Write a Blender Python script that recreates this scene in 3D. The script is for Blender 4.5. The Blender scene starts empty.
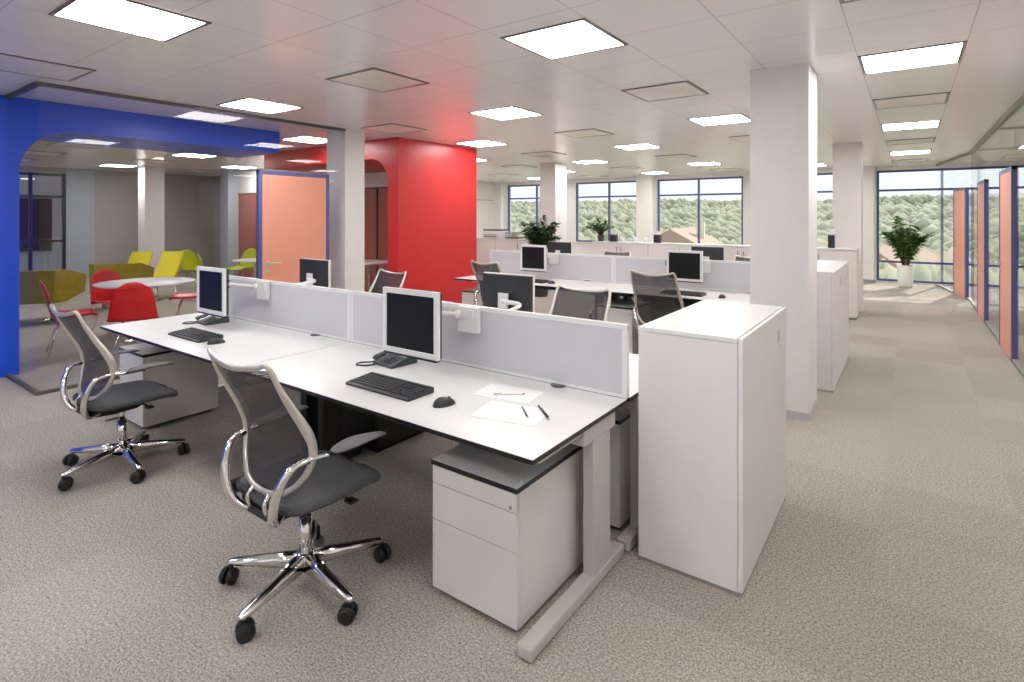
import bpy, bmesh, math, random
from mathutils import Vector, Matrix, noise
PI = math.pi
C = bpy.context.scene.collection
rnd = random.Random(7)
CEIL = 2.8

# ------------------------------------------------------------ materials
def srgb(r, g, b):
    f = lambda c: (c/255/12.92) if c/255 <= .04045 else ((c/255+.055)/1.055)**2.4
    return (f(r), f(g), f(b), 1)
def mat(name, col, rough=.5, metal=0., spec=.5, coat=0., emit=None, es=0):
    m = bpy.data.materials.new(name); m.use_nodes = True
    p = m.node_tree.nodes['Principled BSDF']
    p.inputs['Base Color'].default_value = col
    p.inputs['Roughness'].default_value = rough
    p.inputs['Metallic'].default_value = metal
    p.inputs['Specular IOR Level'].default_value = spec
    p.inputs['Coat Weight'].default_value = coat
    if emit:
        p.inputs['Emission Color'].default_value = emit
        p.inputs['Emission Strength'].default_value = es
    return m
def nodes(m): return m.node_tree.nodes, m.node_tree.links, m.node_tree.nodes['Principled BSDF']
def noise_tint(m, scale, a, b, bump=0., detail=3, stretch=(1,1,1), dist=.002):
    n, l, p = nodes(m)
    tc = n.new('ShaderNodeTexCoord'); mp = n.new('ShaderNodeMapping'); mp.inputs['Scale'].default_value = stretch
    nz = n.new('ShaderNodeTexNoise'); nz.inputs['Scale'].default_value = scale; nz.inputs['Detail'].default_value = detail
    cr = n.new('ShaderNodeValToRGB')
    cr.color_ramp.elements[0].color = a; cr.color_ramp.elements[1].color = b
    cr.color_ramp.elements[0].position = .3; cr.color_ramp.elements[1].position = .7
    l.new(tc.outputs['Object'], mp.inputs['Vector']); l.new(mp.outputs['Vector'], nz.inputs['Vector'])
    l.new(nz.outputs['Fac'], cr.inputs['Fac']); l.new(cr.outputs['Color'], p.inputs['Base Color'])
    if bump:
        bp = n.new('ShaderNodeBump'); bp.inputs['Strength'].default_value = bump; bp.inputs['Distance'].default_value = dist
        l.new(nz.outputs['Fac'], bp.inputs['Height']); l.new(bp.outputs['Normal'], p.inputs['Normal'])
    return m

M = {}
def paint(name, rgb, **k):
    c = srgb(*rgb); m = mat(name, c, **k)
    a = tuple(x*.97 for x in c[:3])+(1,)
    M[name] = noise_tint(m, 6, a, c, bump=0)
    return M[name]
paint('white_paint', (229, 225, 222), rough=.6)
paint('column_paint', (232, 229, 227), rough=.55)
paint('grey_wall', (172, 166, 162), rough=.6)
paint('cool_wall', (178, 186, 196), rough=.6)
paint('blue_paint', (34, 84, 222), rough=.35, spec=.5)
paint('red_paint', (208, 42, 46), rough=.35, spec=.5)
paint('brown_panel', (164, 92, 78), rough=.3)
paint('dark_soffit', (70, 60, 58), rough=.5)
paint('laminate', (227, 227, 227), rough=.32)
paint('cabinet_white', (228, 225, 224), rough=.4)
paint('pedestal_white', (222, 219, 216), rough=.4)
paint('black_edge', (14, 13, 14), rough=.35)
paint('black_steel', (20, 20, 21), rough=.45)
paint('plinth_grey', (150, 146, 144), rough=.5)
paint('leg_metal', (196, 192, 188), rough=.35, metal=.15)
paint('frame_white', (228, 228, 230), rough=.4)
paint('peach_door', (232, 158, 134), rough=.38)
paint('violet_frame', (88, 92, 144), rough=.4)
paint('plastic_white', (232, 232, 232), rough=.35)
paint('plastic_dark', (46, 47, 50), rough=.4)
paint('plastic_grey', (84, 86, 90), rough=.45)
paint('phone_grey', (78, 80, 84), rough=.4)
paint('lock_plate', (196, 192, 192), rough=.4)
paint('key_dark', (62, 63, 66), rough=.5)
paint('seam_dark', (70, 68, 68), rough=.6)
paint('arm_pad', (98, 99, 102), rough=.6)
paint('caster_black', (22, 22, 24), rough=.5)
paint('red_plastic', (222, 22, 28), rough=.3)
paint('darkred_plastic', (160, 20, 36), rough=.3)
paint('yellow_plastic', (226, 214, 40), rough=.4)
paint('lime_plastic', (180, 192, 30), rough=.4)
paint('olive_fabric', (150, 134, 30), rough=.9, spec=.2)
paint('pot_white', (225, 224, 220), rough=.4)
paint('pot_dark', (60, 58, 58), rough=.5)
paint('paper', (247, 247, 248), rough=.8)
paint('pale_ink', (224, 224, 227), rough=.8)
paint('soil', (50, 38, 28), rough=.9)
paint('bark', (92, 74, 56), rough=.9)
paint('rail_grey', (150, 146, 142), rough=.4, metal=.3)
paint('rail_dark', (104, 100, 97), rough=.4, metal=.3)
paint('lamp_frame', (128, 122, 119), rough=.35, metal=.3)
paint('off_diffuser', (238, 234, 226), rough=.3)
paint('house_wall', (226, 218, 206), rough=.9)
paint('roof_tile', (180, 154, 140), rough=.9)
M['screen'] = mat('screen', srgb(24, 24, 25), rough=.4, spec=.25)
M['chrome'] = mat('chrome', srgb(232, 230, 228), rough=.1, metal=1)
M['alu'] = mat('alu', srgb(216, 210, 202), rough=.36, metal=.8)
M['lamp_on'] = mat('lamp_on', (1, 1, 1, 1), rough=.5, emit=(1, .98, .96, 1), es=22.5)
M['spot_on'] = mat('spot_on', (1, 1, 1, 1), rough=.5, emit=(1, .93, .86, 1), es=45)
m = mat('fabric_divider', srgb(190, 190, 199), rough=.9, spec=.2)
M['fabric_divider'] = noise_tint(m, 420, srgb(196, 195, 200), srgb(210, 209, 213), bump=.3, detail=2)
m = mat('seat_fabric', srgb(44, 45, 47), rough=.75)
M['seat_fabric'] = noise_tint(m, 500, srgb(60, 61, 63), srgb(88, 89, 91), bump=.4, detail=2)
m = mat('leaf', srgb(40, 74, 30), rough=.4)
M['leaf'] = noise_tint(m, 9, srgb(24, 50, 20), srgb(62, 100, 42))
m = mat('leaf_mid', srgb(70, 110, 50), rough=.7, spec=.2)
M['leaf_mid'] = noise_tint(m, 7, srgb(44, 82, 32), srgb(120, 156, 76))
m = mat('leaf_bright', srgb(90, 130, 50), rough=.4)
M['leaf_bright'] = noise_tint(m, 9, srgb(52, 92, 32), srgb(120, 160, 70))

def glass(name, tint, boost=0., ior=1.45):
    m = bpy.data.materials.new(name); m.use_nodes = True
    n, l = m.node_tree.nodes, m.node_tree.links
    n.remove(n['Principled BSDF'])
    t = n.new('ShaderNodeBsdfTransparent'); t.inputs['Color'].default_value = tint
    g = n.new('ShaderNodeBsdfGlossy'); g.inputs['Roughness'].default_value = .02
    f = n.new('ShaderNodeFresnel'); f.inputs['IOR'].default_value = ior
    a = n.new('ShaderNodeMath'); a.operation = 'ADD'; a.inputs[1].default_value = boost
    ge = n.new('ShaderNodeNewGeometry'); iv = n.new('ShaderNodeMath'); iv.operation = 'SUBTRACT'; iv.inputs[0].default_value = 1
    ml = n.new('ShaderNodeMath'); ml.operation = 'MULTIPLY'; l.new(ge.outputs['Backfacing'], iv.inputs[1]); l.new(a.outputs[0], ml.inputs[0]); l.new(iv.outputs[0], ml.inputs[1])
    mx = n.new('ShaderNodeMixShader')
    l.new(f.outputs[0], a.inputs[0]); l.new(ml.outputs[0], mx.inputs[0])
    l.new(t.outputs[0], mx.inputs[1]); l.new(g.outputs[0], mx.inputs[2])
    l.new(mx.outputs[0], n['Material Output'].inputs['Surface'])
    M[name] = m; return m
glass('partition_glass', (.97, .97, .97, 1), .03, 1.2)
glass('return_glass', (.98, .98, .98, 1), .01, 1.08)
glass('corridor_glass', (.985, .99, .985, 1), .0, 1.28)
glass('window_glass', (.95, .97, .96, 1), .0)
glass('dark_glass', (.5, .52, .58, 1), .03)

# woven mesh of the chair backs: a fine open weave
def chair_mesh():
    m = bpy.data.materials.new('chair_mesh'); m.use_nodes = True
    n, l, p = nodes(m)
    p.inputs['Base Color'].default_value = srgb(56, 54, 56); p.inputs['Roughness'].default_value = .6
    tc = n.new('ShaderNodeTexCoord'); sp = n.new('ShaderNodeSeparateXYZ'); l.new(tc.outputs['Object'], sp.inputs[0])
    def wave(out, k):
        a = n.new('ShaderNodeMath'); a.operation = 'MULTIPLY'; a.inputs[1].default_value = k; l.new(out, a.inputs[0])
        b = n.new('ShaderNodeMath'); b.operation = 'SINE'; l.new(a.outputs[0], b.inputs[0])
        return b.outputs[0]
    wx = wave(sp.outputs['X'], 2*PI/.007); wz = wave(sp.outputs['Z'], 2*PI/.007)
    mn = n.new('ShaderNodeMath'); mn.operation = 'MINIMUM'; l.new(wx, mn.inputs[0]); l.new(wz, mn.inputs[1])
    gt = n.new('ShaderNodeMath'); gt.operation = 'GREATER_THAN'; gt.inputs[1].default_value = .3; l.new(mn.outputs[0], gt.inputs[0])
    t = n.new('ShaderNodeBsdfTransparent'); mx = n.new('ShaderNodeMixShader')
    l.new(gt.outputs[0], mx.inputs[0]); l.new(p.outputs[0], mx.inputs[1]); l.new(t.outputs[0], mx.inputs[2])
    l.new(mx.outputs[0], n['Material Output'].inputs['Surface'])
    return m
M['chair_mesh'] = chair_mesh()

def carpet():
    m = mat('carpet', srgb(160, 152, 142), rough=.95, spec=.1)
    n, l, p = nodes(m)
    tc = n.new('ShaderNodeTexCoord')
    def nz(scale, stretch, detail=2):
        mp = n.new('ShaderNodeMapping'); mp.inputs['Scale'].default_value = stretch; l.new(tc.outputs['Object'], mp.inputs[0])
        q = n.new('ShaderNodeTexNoise'); q.inputs['Scale'].default_value = scale; q.inputs['Detail'].default_value = detail
        q.inputs['Roughness'].default_value = .85
        l.new(mp.outputs[0], q.inputs['Vector']); return q.outputs['Fac']
    a = nz(130, (1, .7, 1), 6); b = nz(130, (.7, 1, 1), 6)
    ck = n.new('ShaderNodeTexChecker'); ck.inputs['Scale'].default_value = 1/.6
    mp = n.new('ShaderNodeMapping'); mp.inputs['Location'].default_value = (.13, .21, .05); l.new(tc.outputs['Object'], mp.inputs[0]); l.new(mp.outputs[0], ck.inputs['Vector'])
    mx = n.new('ShaderNodeMix'); mx.data_type = 'FLOAT'
    l.new(ck.outputs['Fac'], mx.inputs[0]); l.new(a, mx.inputs[2]); l.new(b, mx.inputs[3])
    cr = n.new('ShaderNodeValToRGB'); e = cr.color_ramp.elements
    e[0].position = .40; e[0].color = srgb(112, 106, 98); e[1].position = .60; e[1].color = srgb(210, 204, 195)
    l.new(mx.outputs[0], cr.inputs[0])
    # tile to tile tone
    br = n.new('ShaderNodeTexBrick'); br.inputs['Scale'].default_value = 1; br.offset = 0
    br.inputs['Brick Width'].default_value = .6; br.inputs['Row Height'].default_value = .6; br.inputs['Mortar Size'].default_value = .0
    br.inputs['Color1'].default_value = (1.0, 1.0, 1.0, 1); br.inputs['Color2'].default_value = (.86, .855, .85, 1); br.inputs['Mortar'].default_value = (.9, .9, .9, 1)
    l.new(mp.outputs[0], br.inputs['Vector'])
    mm = n.new('ShaderNodeMix'); mm.data_type = 'RGBA'; mm.blend_type = 'MULTIPLY'; mm.inputs[0].default_value = 1
    l.new(cr.outputs[0], mm.inputs[6]); l.new(br.outputs['Color'], mm.inputs[7])
    l.new(mm.outputs[2], p.inputs['Base Color'])
    bp = n.new('ShaderNodeBump'); bp.inputs['Strength'].default_value = .5; bp.inputs['Distance'].default_value = .003
    l.new(mx.outputs[0], bp.inputs['Height']); l.new(bp.outputs[0], p.inputs['Normal'])
    return m
M['carpet'] = carpet()

T = .6383
def ceiling_mat():
    m = mat('ceiling_tile', srgb(206, 200, 197), rough=.22, spec=.6)
    n, l, p = nodes(m)
    tc = n.new('ShaderNodeTexCoord'); mp = n.new('ShaderNodeMapping')
    mp.inputs['Location'].default_value = (T/2+20*T, .4074+20*T-.0, 0)
    l.new(tc.outputs['Object'], mp.inputs[0])
    br = n.new('ShaderNodeTexBrick'); br.offset = 0; br.inputs['Scale'].default_value = 1
    br.inputs['Brick Width'].default_value = T; br.inputs['Row Height'].default_value = T
    br.inputs['Mortar Size'].default_value = .0025; br.inputs['Mortar Smooth'].default_value = .2
    br.inputs['Color1'].default_value = srgb(246, 243, 242); br.inputs['Color2'].default_value = srgb(244, 241, 240); br.inputs['Mortar'].default_value = srgb(186, 181, 179)
    l.new(mp.outputs[0], br.inputs['Vector']); l.new(br.outputs['Color'], p.inputs['Base Color'])
    bp = n.new('ShaderNodeBump'); bp.invert = True; bp.inputs['Strength'].default_value = .25; bp.inputs['Distance'].default_value = .003
    l.new(br.outputs['Fac'], bp.inputs['Height']); l.new(bp.outputs[0], p.inputs['Normal'])
    return m
M['ceiling'] = ceiling_mat()

# ------------------------------------------------------------ mesh helpers
def box(bm, x0, x1, y0, y1, z0, z1, bev=0., mi=0, seg=2, top=None):
    if x0 > x1: x0, x1 = x1, x0
    if y0 > y1: y0, y1 = y1, y0
    r = bmesh.ops.create_cube(bm, size=1)
    vs = r['verts']
    for v in vs:
        v.co = Vector((x0 if v.co.x < 0 else x1, y0 if v.co.y < 0 else y1, z0 if v.co.z < 0 else z1))
    fs = set(f for v in vs for f in v.link_faces)
    for f in fs:
        f.material_index = mi
        if top is not None and f.normal.z > .9: f.material_index = top
    if bev > 0:
        es = list(set(e for v in vs for e in v.link_edges))
        bmesh.ops.bevel(bm, geom=es, offset=bev, segments=seg, affect='EDGES', profile=.5, clamp_overlap=True)
    return vs
def spline(pts, n=6, closed=False):
    P = [Vector(p) for p in pts]; out = []; N = len(P)
    rng = range(N if closed else N-1)
    for i in rng:
        if closed: a, b, c, d = P[(i-1) % N], P[i], P[(i+1) % N], P[(i+2) % N]
        else:
            b, c = P[i], P[i+1]; a = P[i-1] if i else b*2-c; d = P[i+2] if i+2 < N else c*2-b
        for k in range(n):
            t = k/n
            out.append(.5*((2*b)+(-a+c)*t+(2*a-5*b+4*c-d)*t*t+(-a+3*b-3*c+d)*t**3))
    if not closed: out.append(P[-1].copy())
    return out
def tube(bm, pts, r, closed=False, seg=8, flat=1., ref=None, mi=0, caps=True):
    """sweep an ellipse (r along ref-perpendicular, r*flat along ref) along pts"""
    n = len(pts); rings = []
    R = (lambda i: r[min(i, len(r)-1)] if isinstance(r, (list, tuple)) else r)
    prev = None
    for i, p in enumerate(pts):
        p = Vector(p)
        a = Vector(pts[(i-1) % n]) if (i or closed) else p; b = Vector(pts[(i+1) % n]) if (i < n-1 or closed) else p
        t = (b-a).normalized()
        if ref is not None: u = Vector(ref)-t*t.dot(Vector(ref))
        elif prev is None: u = t.orthogonal()
        else: u = prev-t*t.dot(prev)
        u.normalize(); prev = u; v = t.cross(u)
        rr = R(i)
        rings.append([bm.verts.new(p+u*rr*flat*math.cos(2*PI*k/seg)+v*rr*math.sin(2*PI*k/seg)) for k in range(seg)])
    m = n if closed else n-1
    for i in range(m):
        A, B = rings[i], rings[(i+1) % n]
        for k in range(seg):
            f = bm.faces.new((A[k], A[(k+1) % seg], B[(k+1) % seg], B[k])); f.smooth = True; f.material_index = mi
    if caps and not closed:
        for rg in (rings[0], rings[-1]):
            f = bm.faces.new(rg); f.material_index = mi
def cyl(bm, a, b, r, r2=None, seg=16, mi=0):
    tube(bm, [Vector(a), Vector(b)], [r, r2 if r2 is not None else r], seg=seg, mi=mi)
def lathe(bm, prof, cx=0, cy=0, seg=24, mi=0, cap=True):
    rings = []
    for r, z in prof:
        rings.append([bm.verts.new((cx+r*math.cos(2*PI*k/seg), cy+r*math.sin(2*PI*k/seg), z)) for k in range(seg)])
    for A, B in zip(rings, rings[1:]):
        for k in range(seg):
            f = bm.faces.new((A[k], A[(k+1) % seg], B[(k+1) % seg], B[k])); f.smooth = True; f.material_index = mi
    if cap:
        for rg in (rings[0], rings[-1]): bm.faces.new(rg).material_index = mi
def grid(bm, fn, nu, nv, thick=0., smooth=True, mi=0):
    g = [[bm.verts.new(fn(i/nu, j/nv)) for j in range(nv+1)] for i in range(nu+1)]
    for i in range(nu):
        for j in range(nv):
            f = bm.faces.new((g[i][j], g[i+1][j], g[i+1][j+1], g[i][j+1])); f.smooth = smooth; f.material_index = mi
    return g
def prism(bm, pts, axis, a, b, mi=0):
    """polygon pts (2D) extruded along axis between a and b. axis 'x': pts=(y,z); 'y': pts=(x,z); 'z': pts=(x,y)"""
    def mk(p, d): return {'x': (d, p[0], p[1]), 'y': (p[0], d, p[1]), 'z': (p[0], p[1], d)}[axis]
    A = [bm.verts.new(mk(p, a)) for p in pts]; B = [bm.verts.new(mk(p, b)) for p in pts]
    n = len(pts)
    bm.faces.new(A).material_index = mi; bm.faces.new(B).material_index = mi
    for i in range(n):
        bm.faces.new((A[i], A[(i+1) % n], B[(i+1) % n], B[i])).material_index = mi
def obj(name, bm, mats, parent=None, solid=0., sub=0):
    bmesh.ops.recalc_face_normals(bm, faces=bm.faces)
    me = bpy.data.meshes.new(name); bm.to_mesh(me); bm.free()
    for q in (mats if isinstance(mats, (list, tuple)) else [mats]): me.materials.append(M[q])
    o = bpy.data.objects.new(name, me); C.objects.link(o)
    if parent: o.parent = parent
    if solid:
        s = o.modifiers.new('solid', 'SOLIDIFY'); s.thickness = solid; s.offset = 0
    if sub:
        s = o.modifiers.new('sub', 'SUBSURF'); s.levels = sub; s.render_levels = sub
    return o
def tag(o, label=None, cat=None, group=None, kind=None):
    if label: o['label'] = label
    if cat: o['category'] = cat
    if group: o['group'] = group
    if kind: o['kind'] = kind
    return o
def thing(name, label, cat, loc=(0, 0, 0), rz=0, group=None):
    o = bpy.data.objects.new(name, None); C.objects.link(o); o.empty_display_size = .1
    o.location = loc; o.rotation_euler = (0, 0, rz)
    return tag(o, label, cat, group)
def struct(name, bm, mats, label=None, parent=None):
    o = obj(name, bm, mats, parent)
    if not parent: o['kind'] = 'structure'
    if label: o['label'] = label
    return o
def bx(*a, **k):
    bm = bmesh.new(); box(bm, *a, **k); return bm
def dup(root, loc, rz, label, group=None):
    def cp(o, parent):
        c = o.copy(); C.objects.link(c)
        if parent: c.parent = parent
        for ch in o.children: cp(ch, c)
        return c
    r = cp(root, None); r.location = loc; r.rotation_euler = (0, 0, rz); r['label'] = label
    if group: r['group'] = group
    return r

# ------------------------------------------------------------ room shell
XL, XR, YB, YF = -17.2, 5.2, -5.0, 16.1
struct('floor', bx(XL-.2, XR+.2, YB-.2, YF+.25, -.2, 0), 'carpet')
struct('ceiling', bx(XL-.2, XR+.2, YB-.2, YF+.25, CEIL, CEIL+.2), 'ceiling')
bm = bmesh.new()
box(bm, XL, XR, YB-.2, YB, 0, .75); box(bm, XL, XR, YB-.2, YB, 2.7, CEIL)
for k in range(9): box(bm, XL+k*2.78-.15, XL+k*2.78+.15, YB-.2, YB, .75, 2.7)
struct('wall_back', bm, 'white_paint')
for k in range(8):  # unseen windows, added so daylight reaches the ceiling
    a = XL+k*2.78+.15; b = a+2.48
    bm = bmesh.new()
    box(bm, a, b, YB-.14, YB-.08, .75, .8); box(bm, a, b, YB-.14, YB-.08, 2.65, 2.7)
    for x in (a, (a+b)/2-.025, b-.05): box(bm, x, x+.05, YB-.142, YB-.078, .75, 2.7)
    f = struct('window_%d' % (k+8), bm, 'violet_frame'); obj('pane', bx(a+.01, b-.01, YB-.115, YB-.105, .76, 2.69), 'window_glass', f)
bm = bmesh.new()
box(bm, XR, XR+.2, YB, YF, 0, .75); box(bm, XR, XR+.2, YB, YF, 2.7, CEIL); box(bm, XR, XR+.2, YB, 6.3, .75, 2.7)
for y in (9.0, 12.0, 15.0): box(bm, XR, XR+.2, y, y+.5, .75, 2.7)
struct('wall_right', bm, 'white_paint')
for k, (a, b) in enumerate(((6.3, 9.0), (9.5, 12.0), (12.5, 15.0))):  # added windows out of view, brightening the glazed rooms with daylight
    bm = bmesh.new()
    box(bm, XR+.08, XR+.14, a, b, .75, .8); box(bm, XR+.08, XR+.14, a, b, 2.65, 2.7)
    for y in (a, (a+b)/2-.025, b-.05): box(bm, XR+.078, XR+.142, y, y+.05, .75, 2.7)
    f = struct('window_%d' % (k+16), bm, 'violet_frame'); obj('pane', bx(XR+.105, XR+.115, a+.01, b-.01, .76, 2.69), 'window_glass', f)
struct('wall_side', bx(.95, 1.1, YB, 6.0, 0, CEIL), 'white_paint')

# window wall with openings
WINS = [(-14.7, -12.25+.0, .75), (-11.8, -9.35, .75), (-9.0, -6.62, .75), (-6.2, -3.74, .75), (-3.4, -.95, .75), (-.66, 3.15, .03)]
WT, WTR = 2.7, 2.22
bm = bmesh.new()
xs = XL
for (a, b, s) in WINS:
    box(bm, xs, a, YF, YF+.22, 0, CEIL)
    box(bm, a, b, YF, YF+.22, WT, CEIL)
    box(bm, a, b, YF, YF+.22, 0, s)
    xs = b
box(bm, xs, XR, YF, YF+.22, 0, CEIL)
struct('wall_front', bm, 'white_paint')
def window(i, a, b, s, divs, extra_transom=None):
    fr = .05
    bm = bmesh.new()
    y0, y1 = YF+.04, YF+.11
    box(bm, a, b, y0, y1, s, s+fr); box(bm, a, b, y0, y1, WT-fr, WT)
    for x in [a]+divs+[b]:
        xa = min(max(x-fr/2, a), b-fr); box(bm, xa, xa+fr, y0-.002, y1+.002, s, WT)
    box(bm, a, b, y0+.002, y1-.002, WTR-fr/2, WTR+fr/2)
    if extra_transom: box(bm, a, b, y0+.002, y1-.002, extra_transom-fr/2, extra_transom+fr/2)
    f = struct('window_%d' % i, bm, 'violet_frame')
    obj('pane', bx(a+.01, b-.01, YF+.07, YF+.08, s+.01, WT-.01), 'window_glass', f)
    if s > .3:
        obj('sill', bx(a-.03, b+.03, YF-.09, YF+.05, s-.03, s, bev=.005), 'white_paint', f)
for i, (a, b, s) in enumerate(WINS):
    if i == 5: window(i+1, a, b, s, [.6, 1.87], .5)
    else: window(i+1, a, b, s, [(a+b)/2])
# white pilasters between the windows
for i, (a, b) in enumerate(((-6.72, -6.22), (-12.2, -11.82))):
    struct('trim_%d' % (i+1), bx(a, b, YF-.35, YF, 0, CEIL), 'white_paint')
struct('trim_3', bx(-1.0, -.7, YF-.35, YF, 0, CEIL), 'white_paint')
struct('baseboard_front', bx(-1.0, -.66, YF-.37, YF-.35, 0, .08), 'plinth_grey')

# left wall of the lounge, with its dark window
bm = bmesh.new()
box(bm, XL-.2, XL, YB, 2.6, 0, CEIL); box(bm, XL-.2, XL, 2.6, 4.72, 2.66, CEIL); box(bm, XL-.2, XL, 2.6, 4.72, 0, .12)
box(bm, XL-.2, XL, 4.72, 5.3, 0, CEIL, mi=1); box(bm, XL-.2, XL, 5.3, YF, 0, CEIL)
struct('wall_left', bm, ['grey_wall', 'cool_wall'])
bm = bmesh.new()
for y in (2.6, 3.3, 4.0, 4.66): box(bm, XL-.12, XL-.04, y, y+.07, .12, 2.66)
for z in (.12, .95, 2.05, 2.59): box(bm, XL-.115, XL-.045, 2.6, 4.72, z, z+.06)
w = struct('window_7', bm, 'black_steel')
obj('pane', bx(XL-.09, XL-.08, 2.61, 4.71, .13, 2.65), 'dark_glass', w)

# columns
def column(name_label, x0, x1, y0, y1):
    bm = bmesh.new(); box(bm, x0, x1, y0, y1, 0, CEIL)
    o = struct('column', bm, 'column_paint', name_label)
    obj('plinth', bx(x0-.004, x1+.004, y0-.004, y1+.004, 0, .06), 'lock_plate', o)
column('white square column beside the near tall cabinet', -1.07, -.64, 4.84, 5.32)
column('white square column further down the corridor', -1.04, -.64, 10.54, 11.0)
column('white square column between lounge glass and red block', -6.74, -6.32, 4.84, 5.17)
column('white square column behind the bushy plant at the far desks', -6.86, -6.44, 10.6, 11.1)
column('white square column standing inside the lounge', -15.4, -15.0, 5.65, 6.08)

# grey wall pieces in lounge
struct('wall_lounge', bx(-17.2, -14.5, 8.3, 8.5, 0, CEIL), 'grey_wall')
struct('wall_pier', bx(-14.9, -14.5, 7.4, 8.3, 0, CEIL), 'cool_wall')
# far partition of the red meeting area
bm = bmesh.new(); box(bm, -14.5, -6.5, 7.68, 7.78, 2.19, CEIL); box(bm, -14.5, -6.5, 7.68, 7.78, 0, 2.19, mi=1)
struct('wall_meeting', bm, ['white_paint', 'brown_panel'])
bm = bmesh.new()
for x in (-13.4, -12.3, -11.2, -10.1, -9.0, -7.9): box(bm, x, x+.035, 7.66, 7.68, 0, 2.19)
box(bm, -14.5, -6.56, 7.67, 7.68, 2.17, 2.2)
struct('trim_4', bm, 'seam_dark')
struct('wall_partition', bx(-12.25, -12.15, 7.75, YF-.35, 0, CEIL), 'white_paint')
bm = bmesh.new()
for y in (9.4, 10.6, 11.8, 13.0, 14.2): box(bm, -12.15, -12.135, y, y+.02, 0, CEIL)
box(bm, -12.15, -12.135, 7.8, 15.7, 2.15, 2.17)
struct('trim_5', bm, 'rail_grey')

# ------------------------------------------------------------ colour portals
def arc(cx, cz, r, a0, a1, n=10): return [(cx+r*math.cos(a0+(a1-a0)*k/n), cz+r*math.sin(a0+(a1-a0)*k/n)) for k in range(n+1)]
HZ = 2.5
t = thing('blue_portal', 'bright blue wall block with a rounded header reaching over the lounge', 'portal', (-7.3, 1.62, 0))
bm = bmesh.new()
prof = [(-6.5, 0), (0, 0), (0, HZ-.45)] + arc(.45, HZ-.45, .45, PI, PI/2)[1:] + [(2.84, HZ), (2.84, CEIL-.002), (-6.5, CEIL-.002)]
prism(bm, prof, 'x', -1.15, 0)
obj('portal_body', bm, 'blue_paint', t)
for k, y in enumerate((.75, 1.5, 2.2)):
    bm = bmesh.new(); lathe(bm, [(.055, HZ-.001), (.055, HZ-.008), (.04, HZ-.008)], -.45, y, 20); 
    s = obj('downlight', bm, 'chrome', t)
    bm = bmesh.new(); lathe(bm, [(.038, HZ-.003), (.036, HZ-.006)], -.45, y, 16); obj('bulb', bm, 'spot_on', s)
t = thing('red_portal', 'glossy red wall block with a rounded header behind the white column', 'portal', (-6.3, 5.79, 0))
bm = bmesh.new()
prof = [(0, 0), (0, CEIL-.002), (-3.7, CEIL-.002), (-3.7, HZ)] + list(reversed(arc(-.23-.4, HZ-.4, .4, 0, PI/2)))[0:] + [(-.23, 0)]
prism(bm, prof, 'y', 0, 1.87)
obj('portal_body', bm, 'red_paint', t)
for x in (-1.2, -2.2, -3.1):
    bm = bmesh.new(); lathe(bm, [(.055, HZ-.001), (.055, HZ-.008), (.04, HZ-.008)], x, .8, 20)
    s = obj('downlight', bm, 'chrome', t)
    bm = bmesh.new(); lathe(bm, [(.038, HZ-.003), (.036, HZ-.006)], x, .8, 16); obj('bulb', bm, 'spot_on', s)

# ------------------------------------------------------------ lounge glass partition (X=-6.4) with its short return
GX = -6.32
t = thing('glass_partition', 'clear frameless glass partition of the lounge, meeting at a corner near the blue block', 'glass wall', (GX, 1.53, 0))
def pane(p, x0, x1, y0, y1, m='partition_glass', z0=.03, z1=CEIL-.035): obj('pane', bx(x0, x1, y0, y1, z0, z1), m, p)
pane(t, -.975, -.006, -.005, .005, 'return_glass')
for a, b in ((.006, 1.03), (1.036, 2.04)): pane(t, -.005, .005, a, b)
pane(t, -.005, .005, 2.05, 3.03, z0=2.17)   # above the door
obj('pane', bx(-.005, .005, 3.04, 3.3, .03, CEIL-.035), 'partition_glass', t)
for nm, z0, z1 in (('floor_rail', 0, .03), ('ceiling_rail', CEIL-.035, CEIL-.001)):
    bm = bmesh.new(); box(bm, -.02, .02, -.02, 2.05 if z0 == 0 else 3.3, z0, z1); box(bm, -.975, .0, -.0195, .0195, z0, z1-.0005)
    obj(nm, bm, 'rail_dark', t)
def door(i, x, y, w, rz=0, handle_side=-1, h=2.15, d=.05):
    """door leaf in plane local X=0, spanning local y 0..w"""
    bm = bmesh.new()
    fr = .045
    box(bm, -.03, .03, 0, fr, 0, h); box(bm, -.03, .03, w-fr, w, 0, h); box(bm, -.029, .029, 0, w, h-fr, h)
    f = struct('door_%d' % i, bm, 'violet_frame'); f.location = (x, y, 0); f.rotation_euler = (0, 0, rz)
    lf = obj('door_leaf', bx(-.025, .025, fr+.003, w-fr-.003, .008, h-fr-.003, bev=.002), 'peach_door', f)
    hy = fr+.07 if handle_side < 0 else w-fr-.07; s = 1 if handle_side < 0 else -1
    bm = bmesh.new()
    for q in (1, -1):
        cyl(bm, (q*.025, hy, 1.03), (q*.033, hy, 1.03), .027); cyl(bm, (q*.025, hy, .94), (q*.033, hy, .94), .027)
        tube(bm, spline([(q*.033, hy, 1.03), (q*.065, hy, 1.03), (q*.075, hy+s*.02, 1.03), (q*.075, hy+s*.14, 1.03)], 4), .0095, seg=8)
    obj('door_handle', bm, 'alu', lf)
    return f
door(1, GX, 3.575, .985)

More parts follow.
